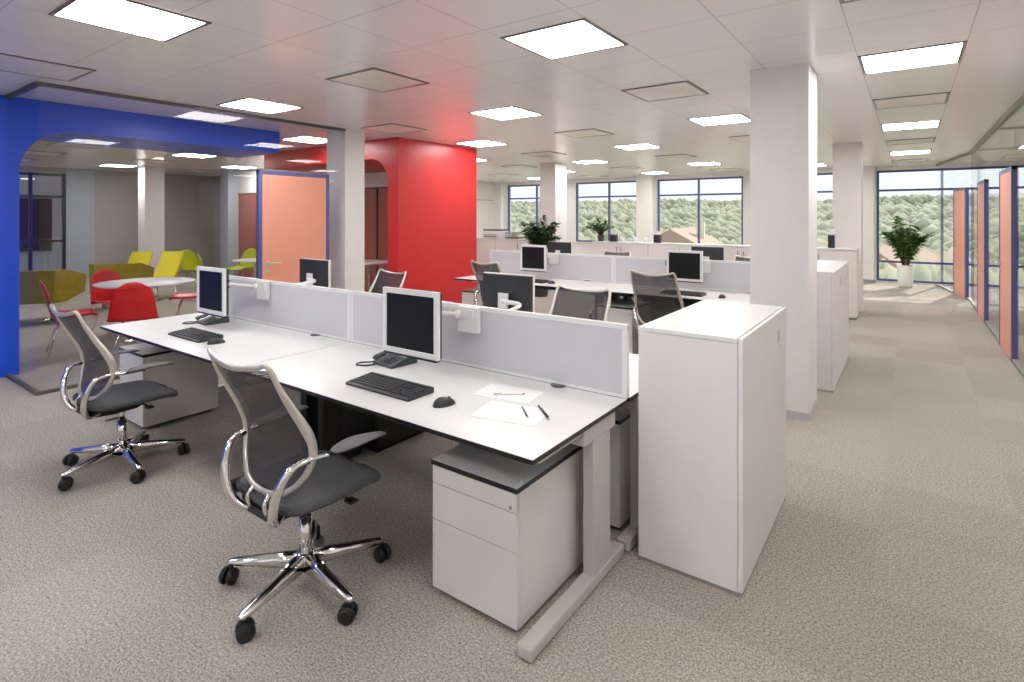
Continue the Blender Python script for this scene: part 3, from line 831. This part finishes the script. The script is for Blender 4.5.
# papers and pens
bm = bmesh.new()
def sheet(bm, cx, cy, w, h, a, z):
    ca, sa = math.cos(a), math.sin(a)
    c = [(cx+ca*x-sa*y, cy+sa*x+ca*y) for x, y in ((-w/2, -h/2), (w/2, -h/2), (w/2, h/2), (-w/2, h/2))]
    prism(bm, c, 'z', z, z+.0008)
for k, (x, y, a, lb) in enumerate([(-1.41, 1.955, .2, 'white paper sheet on the near desk under the two pens'), (-1.58, 2.165, .15, 'white paper sheet lying near the screen, with a pencil on it')]):
    t = thing('paper_sheet', lb, 'paper', (x, y, DH+.0008), a)
    bm = bmesh.new(); sheet(bm, 0, 0, .30, .21 if k == 0 else .19, 0, 0); obj('page', bm, 'paper', t)
    bm = bmesh.new()
    for q in range(6): box(bm, -.12, .12-.03*(q % 3), .07-q*.026, .072-q*.026, .0009, .0011)
    obj('printed_lines', bm, 'pale_ink', t)
def pen(label, x0, y0, x1, y1, m, mtip, r=.005, z=.0022):
    t = thing('pen', label, 'pen', (x0, y0, DH+z+r+.0), math.atan2(y1-y0, x1-x0))
    L = math.hypot(x1-x0, y1-y0)
    bm = bmesh.new(); cyl(bm, (.012, 0, 0), (L*.97, 0, 0), r, seg=12); obj('barrel', bm, m, t)
    bm = bmesh.new(); cyl(bm, (0, 0, 0), (.012, 0, 0), .0012, r, seg=12); obj('tip', bm, mtip, t)
    bm = bmesh.new(); box(bm, L*.72, L*.97, -.0015, .0015, r, r+.002); obj('clip', bm, mtip, t)
pen('slim grey pen lying on the paper, left of the thick black pen', -1.31, 1.935, -1.41, 2.035, 'plastic_grey', 'alu', .0038)
pen('thick black pen lying right of the slim grey pen', -1.225, 1.97, -1.355, 2.085, 'plastic_dark', 'alu', .0058)
pen('pale pencil lying on the paper nearest the screen', -1.50, 2.19, -1.62, 2.09, 'off_diffuser', 'plinth_grey', .004, .0022)

# ------------------------------------------------------------ tall cabinets
def cabinet(name, label, x0, x1, y0, y1, h, face='x', doors=1, group=None):
    t = thing(name, label, 'cabinet', (x0, y0, 0), 0, group)
    w, d = x1-x0, y1-y0
    if face == 'x':
        obj('body', bx(0, w-.02, 0, d, .018, h-.022), 'cabinet_white', t)
        for k in range(doors):
            a, b = d*k/doors+.0015, d*(k+1)/doors-.0015
            dr = obj('door', bx(w-.018, w, a, b, .02, h-.002, bev=.0012), 'cabinet_white', t)
            bm = bmesh.new(); box(bm, w, w+.0012, b-.25 if doors == 1 else b-.2, (b-.25 if doors == 1 else b-.2)+.05, h-.16, h-.09); cyl(bm, (w, b-.19, h-.185), (w+.003, b-.19, h-.185), .006, seg=10)
            obj('lock', bm, 'lock_plate', dr)
        obj('top', bx(0, w-.021, 0, d, h-.02, h, bev=.0015), 'laminate', t)
        obj('plinth', bx(.004, w-.004, .004, d-.004, 0, .018), 'plinth_grey', t)
    else:
        obj('body', bx(0, w, .02, d, .04, h-.022), 'cabinet_white', t)
        for k in range(doors):
            a, b = w*k/doors+.002, w*(k+1)/doors-.002
            dr = obj('door', bx(a, b, 0, .018, .042, h-.03, bev=.0012), 'cabinet_white', t)
            hx = b-.05 if k % 2 == 0 else a+.04
            bm = bmesh.new(); box(bm, hx, hx+.014, -.018, 0, h-.22, h-.09, bev=.003); obj('handle', bm, 'rail_grey', dr)
        obj('top', bx(0, w, -.004, d, h-.02, h, bev=.0015), 'laminate', t)
        obj('plinth', bx(.01, w-.01, .03, d-.01, 0, .04), 'plinth_grey', t)
    return t
cabinet('tall_cabinet', 'large white cabinet in the foreground, between the near desks and corridor', -1.028, -.568, 2.437, 3.45, 1.085)
cabinet('tall_cabinet', 'white cabinet past the near square column, beside the corridor', -1.028, -.56, 5.74, 7.28, 1.09, doors=2)
# long low row facing the desks
RY = 9.92
i = 0
for x0, x1, lb in [(-12.1, -10.5, 'at the left end of the far row, beside the glazed wall'), (-10.49, -8.9, 'second in the far row, right of the red block'), (-8.89, -7.6, 'under the white printer'), (-7.59, -6.3, 'behind the bushy plant'),
                   (-5.18, -4.0, 'under the small green plant'), (-3.99, -2.9, 'in the far row below the widest window'), (-2.89, -1.8, 'behind the square column'), (-1.79, -.66, 'at the corridor end of the far row')]:
    cabinet('low_cabinet', 'white two-door cabinet '+lb, x0, x1, RY, RY+.45, 1.09, face='y', doors=2, group='white cabinets of the far row')

# printer
t = thing('printer', 'white printer with a dark top on the far cabinets, left of the bushy plant', 'printer', (-7.75, RY+.03, 1.09))
obj('body', bx(-.26, .22, 0, .38, .0, .17, bev=.015), 'plastic_white', t)
obj('lid', bx(-.25, .21, .01, .37, .171, .205, bev=.008), 'plastic_grey', t)
bm = bmesh.new(); box(bm, -.2, .16, -.012, 0, .03, .06, bev=.003); box(bm, -.2, .16, -.012, 0, .08, .09); obj('paper_tray', bm, 'plinth_grey', t)
t = thing('letter_tray', 'stack of pale letter trays right of the white printer', 'letter tray', (-7.2, RY+.05, 1.09))
for k in range(3):
    bm = bmesh.new(); z = k*.055
    box(bm, -.17, .17, 0, .26, z, z+.006); box(bm, -.17, -.163, 0, .26, z, z+.035); box(bm, .163, .17, 0, .26, z, z+.035); box(bm, -.17, .17, .253, .26, z, z+.035)
    for a in (-.16, .155): box(bm, a, a+.005, .12, .14, z+.03, z+.056)
    obj('tray', bm, 'plinth_grey' if k != 1 else 'off_diffuser', t)
t = thing('telephone', 'small black telephone on the far cabinets beside the red block', 'telephone', (-8.7, RY+.1, 1.09))
obj('base', bx(-.09, .09, 0, .18, 0, .05, bev=.01), 'plastic_dark', t)
bm = bmesh.new(); tube(bm, spline([(-.1, .09, .12), (-.06, .09, .09), (.06, .09, .09), (.1, .09, .12)], 4), .022, seg=8); box(bm, -.03, .03, .07, .11, .045, .08); obj('handset', bm, 'plastic_dark', t)
def desk_box(x, lb, w=.13, h=.2):
    t = thing('pen_pot', lb, 'desk organiser', (x, RY+.16, 1.09))
    bm = bmesh.new(); box(bm, 0, w, 0, .1, 0, .006)
    for a in ((0, w, 0, .006), (0, w, .094, .1), (0, .006, .006, .094), (w-.006, w, .006, .094)): box(bm, *a, 0.006, h*.7)
    obj('holder', bm, 'plastic_dark', t)
    obj('notepad', bx(.012, w-.012, .03, .06, .006, h, bev=.002), 'paper', t)
    bm = bmesh.new(); cyl(bm, (w*.3, .075, .01), (w*.15, .08, h*1.1), .004, seg=8); cyl(bm, (w*.6, .075, .01), (w*.7, .08, h*1.15), .004, seg=8); obj('pencil', bm, 'plinth_grey', t)
desk_box(-4.86, 'dark desk organiser on the far cabinets, right of the small green plant')
desk_box(-3.95, 'dark desk organiser on the far cabinets before the left edge of the widest window', .12, .22)
desk_box(-1.06, 'dark desk organiser on the far cabinets seen between the two corridor columns', .09, .3)
def mug(x, y, lb):
    t = thing('mug', lb, 'mug', (x, y, 1.09), 0, 'white mugs on the far cabinets')
    bm = bmesh.new(); lathe(bm, [(0, 0), (.036, 0), (.04, .01), (.04, .095), (.036, .095), (.036, .01), (0, .008)], seg=20, cap=False); obj('cup', bm, 'plastic_white', t)
    bm = bmesh.new(); tube(bm, spline([(.038, 0, .02), (.065, 0, .03), (.068, 0, .065), (.038, 0, .08)], 4), .005, seg=6); obj('handle', bm, 'plastic_white', t)
mug(-4.6, RY+.2, 'white mug nearest the desk organiser by the small plant'); mug(-4.35, RY+.25, 'white mug in the middle of the far cabinets'); mug(-4.12, RY+.17, 'white mug next to the window-side desk organiser')

# ------------------------------------------------------------ plants
def leaf(bm, p, d, up, L, w, mi=0):
    d = d.normalized(); s = d.cross(up)
    if s.length < 1e-3: s = d.orthogonal()
    s.normalize(); nrm = s.cross(d)
    pts = [(0, 0, 0), (.25, .75, .05), (.55, 1, .06), (.82, .6, .02), (1, 0, -.06)]
    l = [bm.verts.new(p+d*L*t+s*w*k/2+nrm*L*(z+.05*k)) for t, k, z in pts[1:-1]]
    r = [bm.verts.new(p+d*L*t-s*w*k/2+nrm*L*(z+.05*k)) for t, k, z in pts[1:-1]]
    m_ = [bm.verts.new(p+d*L*t+nrm*L*z) for t, k, z in pts]
    for q in range(3):
        a, b = m_[q], m_[q+1]
    for side in (l, r):
        bm.faces.new((m_[0], side[0], m_[1])); bm.faces.new((m_[1], side[0], side[1], m_[2])); bm.faces.new((m_[2], side[1], side[2], m_[3])); bm.faces.new((m_[3], side[2], m_[4]))
    for f in bm.faces[-8:] if False else []: pass
def plant(label, x, y, z0, pot_h, pot_r, fol_h, fol_r, nst, nl, leafm, potm, seed, LL=.1, pot_square=False, lo=.3):
    R = random.Random(seed)
    t = thing('potted_plant', label, 'potted plant', (x, y, z0))
    bm = bmesh.new()
    if pot_square:
        prism(bm, [(-pot_r, -pot_r), (pot_r, -pot_r), (pot_r, pot_r), (-pot_r, pot_r)], 'z', 0, pot_h)
    else: lathe(bm, [(0, 0), (pot_r*.72, 0), (pot_r*.78, pot_h*.1), (pot_r, pot_h), (pot_r*.9, pot_h), (pot_r*.88, pot_h*.94)], seg=28)
    obj('pot', bm, potm, t)
    bm = bmesh.new(); lathe(bm, [(0, pot_h*.955), (pot_r*.86, pot_h*.955), (pot_r*.86, pot_h*.96), (0, pot_h*.965)], seg=20, cap=False); obj('soil', bm, 'soil', t)
    stems = []
    sb = bmesh.new(); lb = bmesh.new()
    for k in range(nst):
        a = 2*PI*k/nst+R.uniform(-.3, .3); rr = fol_r*R.uniform(.25, 1)**.8
        top = Vector((math.cos(a)*rr, math.sin(a)*rr, pot_h+fol_h*(R.uniform(.45, .92) if rr > .5*fol_r else R.uniform(.75, 1.05))))
        b0 = Vector((math.cos(a)*pot_r*.3, math.sin(a)*pot_r*.3, pot_h*.94))
        mid = b0.lerp(top, .5)+Vector((-math.cos(a)*rr*.12, -math.sin(a)*rr*.12, fol_h*.08))
        pts = spline([b0, mid, top], 8)
        tube(sb, pts, [.008]*4+[.006]*6+[.003]*10, seg=5)
        for q in range(nl):
            i = R.uniform(lo, 1)**.8; ii = min(int(i*(len(pts)-1)), len(pts)-2)
            p = pts[ii].lerp(pts[ii+1], i*(len(pts)-1)-ii)
            aa = R.uniform(0, 2*PI)
            d = Vector((math.cos(aa), math.sin(aa), R.uniform(-.35, .6)))
            leaf(lb, p, d, Vector((R.uniform(-.3, .3), R.uniform(-.3, .3), 1)), LL*R.uniform(.6, 1.1), LL*.5)
    obj('stems', sb, 'bark', t); 
    o = obj('foliage', lb, leafm, t)
plant('leafy plant in a tall white pot at the end of the corridor', -.08, 15.25, 0, .5, .17, 1.03, .5, 26, 42, 'leaf_mid', 'pot_white', 3, .165, lo=.12)
plant('large bushy dark green plant behind the second screen, before the far column', -6.0, 9.3, 0, .75, .2, .84, .44, 26, 34, 'leaf', 'pot_dark', 5, .14)
plant('small bright green plant on the far cabinets before a window', -5.1, RY+.25, 1.09, .12, .075, .34, .3, 18, 22, 'leaf_bright', 'pot_dark', 9, .1)

# ------------------------------------------------------------ lounge furniture
def shell_chair(name, label, m, group):
    t = thing(name, label, 'chair', (0, 0, 0), 0, group)
    # faces +y ; seat + back in one moulded shell
    def f(u, v):
        s = 2*u-1
        # v 0 front edge ... .5 rear of seat ... 1 top of back
        if v < .5:
            k = v/.5; y = .22-.40*k; z = .445-.02*math.sin(PI*k)+.015*(k < .15)*(0)-.03*max(0, (.2-k)/.2)**2
            w = .235*(1-.12*(1-k)**3); z += .035*abs(s)**3
        else:
            k = (v-.5)/.5; ang = k
            y = -.18-.045*math.sin(k*PI/2)-.07*k; z = .425+.44*k**1.05 if k > .0 else .425
            w = .24-.065*k-.055*max(0, (k-.6)/.4)**2
            y += .05*abs(s)**2.2*(1-.4*k)
        # round top corners
        if v > .93: z -= .05*abs(s)**3*(v-.93)/.07
        return Vector((s*w, y, z))
    bm = bmesh.new(); grid(bm, f, 12, 24)
    obj('shell', bm, m, t, solid=.012)
    for sx in (-1, 1):
        for sy in (-1, 1):
            bm = bmesh.new(); tube(bm, [(sx*.1, sy*.1-.02, .41), (sx*.2, sy*.21-.02, .003)], .008, seg=8); obj('leg', bm, 'chrome', t)
    bm = bmesh.new()
    for sy in (-1, 1): tube(bm, [(-.105, sy*.105-.02, .395), (.105, sy*.105-.02, .395)], .006, seg=8)
    for sx in (-1, 1): tube(bm, [(sx*.105, -.125, .395), (sx*.105, .085, .395)], .006, seg=8)
    obj('under_frame', bm, 'chrome', t)
    return t
rc = shell_chair('shell_chair', 'red moulded chair with its back to us, right in front of the white round table', 'red_plastic', 'red moulded chairs around the round table')
rc.location = (-7.26, 2.62, 0); rc.rotation_euler = (0, 0, math.radians(68))
for x, y, a, lb in [(-8.75, 2.95, -80, 'red moulded chair on the far left side of the round table, facing us'), (-8.4, 3.72, 150, 'red moulded chair right of the round table, half behind the monitor'), (-7.98, 2.25, -12, 'red moulded chair seen from its side behind the left office chair')]:
    dup(rc, (x, y, 0), math.radians(a), lb)
def round_table(label, x, y, r, ht=.74):
    t = thing('round_table', label, 'table', (x, y, 0))
    bm = bmesh.new(); lathe(bm, [(0, ht-.022), (r-.015, ht-.022), (r, ht-.012), (r, ht-.004), (r-.004, ht), (0, ht)], seg=48, cap=False); obj('table_top', bm, 'laminate', t)
    bm = bmesh.new(); lathe(bm, [(.03, .03), (.028, .4), (.03, ht-.03), (.09, ht-.022)], seg=20); obj('pillar', bm, 'chrome', t)
    bm = bmesh.new(); lathe(bm, [(0, 0), (.26, 0), (.26, .008), (.05, .03), (.03, .04)], seg=32); obj('foot_plate', bm, 'chrome', t)
round_table('white round table with red chairs in the lounge', -8.12, 3.07, .56)
lc = shell_chair('shell_chair', 'lime green moulded chair left of the far meeting table, back to us', 'lime_plastic', 'yellow-green moulded chairs at the far meeting tables')
lc.location = (-11.1, 5.4, 0); lc.rotation_euler = (0, 0, math.radians(-20))
dup(lc, (-12.06, 6.47, 0), math.radians(200), 'yellow moulded chair behind the far meeting table')
dup(lc, (-12.5, 5.7, 0), math.radians(-70), 'yellow moulded chair seen from its side, far in the lounge')
round_table('white round meeting table beyond the lime green chair', -10.5, 5.9, .42)
round_table('white round meeting table seen between column and red block', -8.3, 6.9, .5)

def bench_sofa(label, x, y, rz, L=1.5):
    t = thing('lounge_sofa', label, 'sofa', (x, y, 0), rz, 'olive lounge sofas')
    bm = bmesh.new(); box(bm, -L/2+.04, L/2-.04, -.3, .32, .33, .44, bev=.03, seg=3); obj('seat', bm, 'olive_fabric', t)
    bm = bmesh.new()
    # wrap-around back: polyline swept panel with flared ends
    pts = [(-L/2-.08, .28), (-L/2, -.2), (-L/2+.1, -.32), (L/2-.1, -.32), (L/2, -.2), (L/2+.08, .28)]
    th = .05
    def off(p, q): 
        d = Vector((q[0]-p[0], q[1]-p[1])).normalized(); return Vector((-d.y, d.x))*th
    for a, b in zip(pts, pts[1:]):
        o = off(a, b); fa = .12 if a[1] > 0 else 0; fb = .12 if b[1] > 0 else 0
        vs = []
        for (p, dz) in ((a, fa), (b, fb)):
            for oo in (Vector((0, 0)), o):
                vs.append(bm.verts.new((p[0]+oo.x, p[1]+oo.y, .32+dz*.8))); vs.append(bm.verts.new((p[0]*1.03+oo.x, p[1]*1.03+oo.y, .80-dz)))
        # order: a0b a0t a1b a1t b0b b0t b1b b1t
        for f in ((0, 1, 5, 4), (2, 3, 7, 6), (1, 3, 7, 5), (0, 2, 6, 4), (0, 1, 3, 2), (4, 5, 7, 6)): bm.faces.new([vs[k] for k in f])
    obj('backrest', bm, 'olive_fabric', t)
    for sx in (-1, 1):
        bm = bmesh.new(); cyl(bm, (sx*L*.3, 0, .02), (sx*L*.3, 0, .34), .022, seg=14)
        for a in range(4): 
            d = Vector((math.cos(a*PI/2+PI/4), math.sin(a*PI/2+PI/4), 0)); tube(bm, [Vector((sx*L*.3, 0, .04)), Vector((sx*L*.3, 0, .012))+d*.24], .012, seg=6)
        obj('leg', bm, 'chrome', t)
    return t
bench_sofa('olive sofa with its back to us beside the blue wall block', -10.75, 2.4, math.radians(55), 1.25)
bench_sofa('olive sofa behind the far left red chair', -11.0, 3.75, math.radians(57), .72)
def lounger(label, x, y, rz):
    t = thing('lounge_chair', label, 'lounge chair', (x, y, 0), rz, 'yellow lounge chairs')
    bm = bmesh.new()
    prof = [(.42, .36), (.1, .33), (-.12, .34), (-.30, .55), (-.50, .88), (-.56, .88), (-.36, .50), (-.18, .28), (.1, .27), (.42, .31)]
    prism(bm, prof, 'x', -.2, .2); bmesh.ops.bevel(bm, geom=list(bm.edges), offset=.01, segments=2, affect='EDGES'); obj('shell', bm, 'yellow_plastic', t)
    for sx in (-1, 1):
        bm = bmesh.new(); tube(bm, [(sx*.17, .38, .31), (sx*.19, .32, .012), (sx*.19, -.3, .012), (sx*.17, -.2, .3)], .012, seg=8); obj('leg', bm, 'chrome', t)
lounger('yellow lounge chair left of the lounge column', -12.25, 4.3, math.radians(-140))
lounger('yellow lounge chair right of the lounge column', -11.8, 4.68, math.radians(-140))

# white sideboards in the glazed rooms
for y, lb in ((9.2, 'white sideboard in the nearest glazed room'), (12.1, 'white sideboard in the second glazed room')):
    cabinet('low_cabinet', lb, 1.9, 3.3, y, y+.45, 1.09, face='y', doors=2)

# ------------------------------------------------------------ outside
m = mat('hazed_foliage', srgb(120, 140, 96), rough=1, spec=.1); M['hazed_hill'] = noise_tint(m, .06, srgb(162, 165, 146), srgb(190, 190, 168), detail=6)  # distance haze painted into the foliage: paled and greyed
m = mat('hazed_meadow', srgb(150, 158, 112), rough=1, spec=.1); M['hazed_meadow'] = noise_tint(m, .03, srgb(150, 156, 130), srgb(182, 182, 156), detail=5)  # grass colour paled the same way, in place of real haze
M['brick_dull'] = mat('brick_dull', srgb(170, 165, 158), rough=.9)
def ground_h(x, y):
    k = max(0, (y-55)/190)
    return -8.0+ 14.5*min(1, k)**1.2 + 2.2*noise.noise(Vector((x*.018, y*.02, .3))) + (2.5*noise.noise(Vector((x*.006, 3, .3))) if k > 0 else 0)*min(1, k)
bm = bmesh.new()
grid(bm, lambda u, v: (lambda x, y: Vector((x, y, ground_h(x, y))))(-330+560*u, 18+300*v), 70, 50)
struct('ground', bm, 'hazed_meadow')
R = random.Random(11)
protos = []
bm = bmesh.new()
base = bmesh.new(); bmesh.ops.create_icosphere(base, subdivisions=1, radius=1)
bv = [v.co.copy() for v in base.verts]; bf = [[v.index for v in f.verts] for f in base.faces]; base.free()
def blob(x, y, z, r, h, sd):
    vs = []
    for c in bv:
        k = 1+.5*noise.noise(c*2.1+Vector((sd, sd*.3, 0)))+.2*noise.noise(c*4+Vector((sd, 0, 0)))
        vs.append(bm.verts.new((x+c.x*r*k, y+c.y*r*k, z+c.z*h*k)))
    for f in bf: bm.faces.new([vs[i] for i in f]).smooth = True
HS = [(-15.5, 46), (-1.0, 54.7), (2.8, 66)]
for k in range(6500):
    y = 66+R.random()**1.1*200
    x = -.72*y*1.05 + R.random()*(y*1.1+20)-10
    r = R.uniform(.9, 2.0)
    if min(math.hypot(x-a, y-b) for a, b in HS) < 9.5: continue
    blob(x, y, ground_h(x, y)+r*.5, r, r*R.uniform(.8, 1.2), k*1.37)
for k in range(260):
    x = -34+R.random()*52; y = 39+R.random()*3.5; h = R.uniform(2.3, 3.4)
    if math.hypot(x+15.5, y-46) < 8: continue
    blob(x, y, -5.4+(1.0 if x > -7 else 0), R.uniform(1.6, 2.6), h, k*2.1)
tag(obj('woodland', bm, 'hazed_hill'), 'green wooded hillside with haze painted into its colour, beyond the windows', 'woodland', kind='stuff')
def house(label, x, y, w, d, zr, rz):
    z = -8.5
    t = thing('house', label, 'house', (x, y, z), rz)
    H = zr-z
    obj('wall', bx(-w/2, w/2, -d/2, d/2, 0, H-2.2), 'house_wall', t)
    bm = bmesh.new(); prism(bm, [(-w/2-.4, H-2.3), (w/2+.4, H-2.3), (0, H)], 'y', -d/2-.4, d/2+.4); obj('roof', bm, 'roof_tile', t)
    bm = bmesh.new(); box(bm, w*.15, w*.15+.6, 0, .6, H-1.6, H+.5); obj('chimney', bm, 'house_wall', t)
    for k in range(3):
        wd = obj('window', bx(-w/2+1+k*(w-2)/3, -w/2+2.0+k*(w-2)/3, -d/2-.05, -d/2+.02, H-4.6, H-3.2), 'screen', t)
house('pale house with an orange-brown gable roof outside the widest window', -15.5, 46, 7.5, 9, .6, math.radians(8))
house('pale house with a pinkish roof outside the corridor window', -1.0, 54.7, 6, 8, -.76, math.radians(-20))
house('small pale house with a brown roof outside, right of the corridor plant', 2.8, 66, 6, 8, -1.9, math.radians(10))

t = thing('neighbour_building', 'dull building wall seen through the dark lounge window', 'building', (-24.5, 4, -8))
obj('wall', bx(-.3, 0, -14, 14, 0, 11.2), 'brick_dull', t)
for k in range(8): obj('window', bx(0, .04, -12+k*3.2, -10.5+k*3.2, 8.4, 10.2), 'screen', t)
# ------------------------------------------------------------ light
w = bpy.data.worlds.new('sky'); bpy.context.scene.world = w; w.use_nodes = True
bg = w.node_tree.nodes['Background']; bg.inputs[0].default_value = (.93, .96, 1.0, 1); bg.inputs[1].default_value = 1.1
sd = bpy.data.lights.new('sun', 'SUN'); sd.energy = 5.0; sd.angle = .01; sd.color = (1, .95, .88)
so = bpy.data.objects.new('sun', sd); C.objects.link(so)
d = Vector((-.24, -1, -.72)).normalized(); so.rotation_euler = d.to_track_quat('-Z', 'Y').to_euler(); so.location = (0, 30, 20)

# ------------------------------------------------------------ camera
cd = bpy.data.cameras.new('camera'); co = bpy.data.objects.new('camera', cd); C.objects.link(co)
cd.sensor_width = 36; cd.sensor_fit = 'HORIZONTAL'; cd.lens = 36*552.5/1024; cd.shift_y = -125/1024; cd.clip_start = .05; cd.clip_end = 1000
co.location = (0, 0, 1.6); co.rotation_euler = (PI/2, 0, math.atan(398/552.5))
sc = bpy.context.scene; sc.camera = co
vs = sc.view_settings; vs.view_transform = 'Standard'; vs.look = 'None'; vs.exposure = 0.12; vs.gamma = 1; vs.use_curve_mapping = False
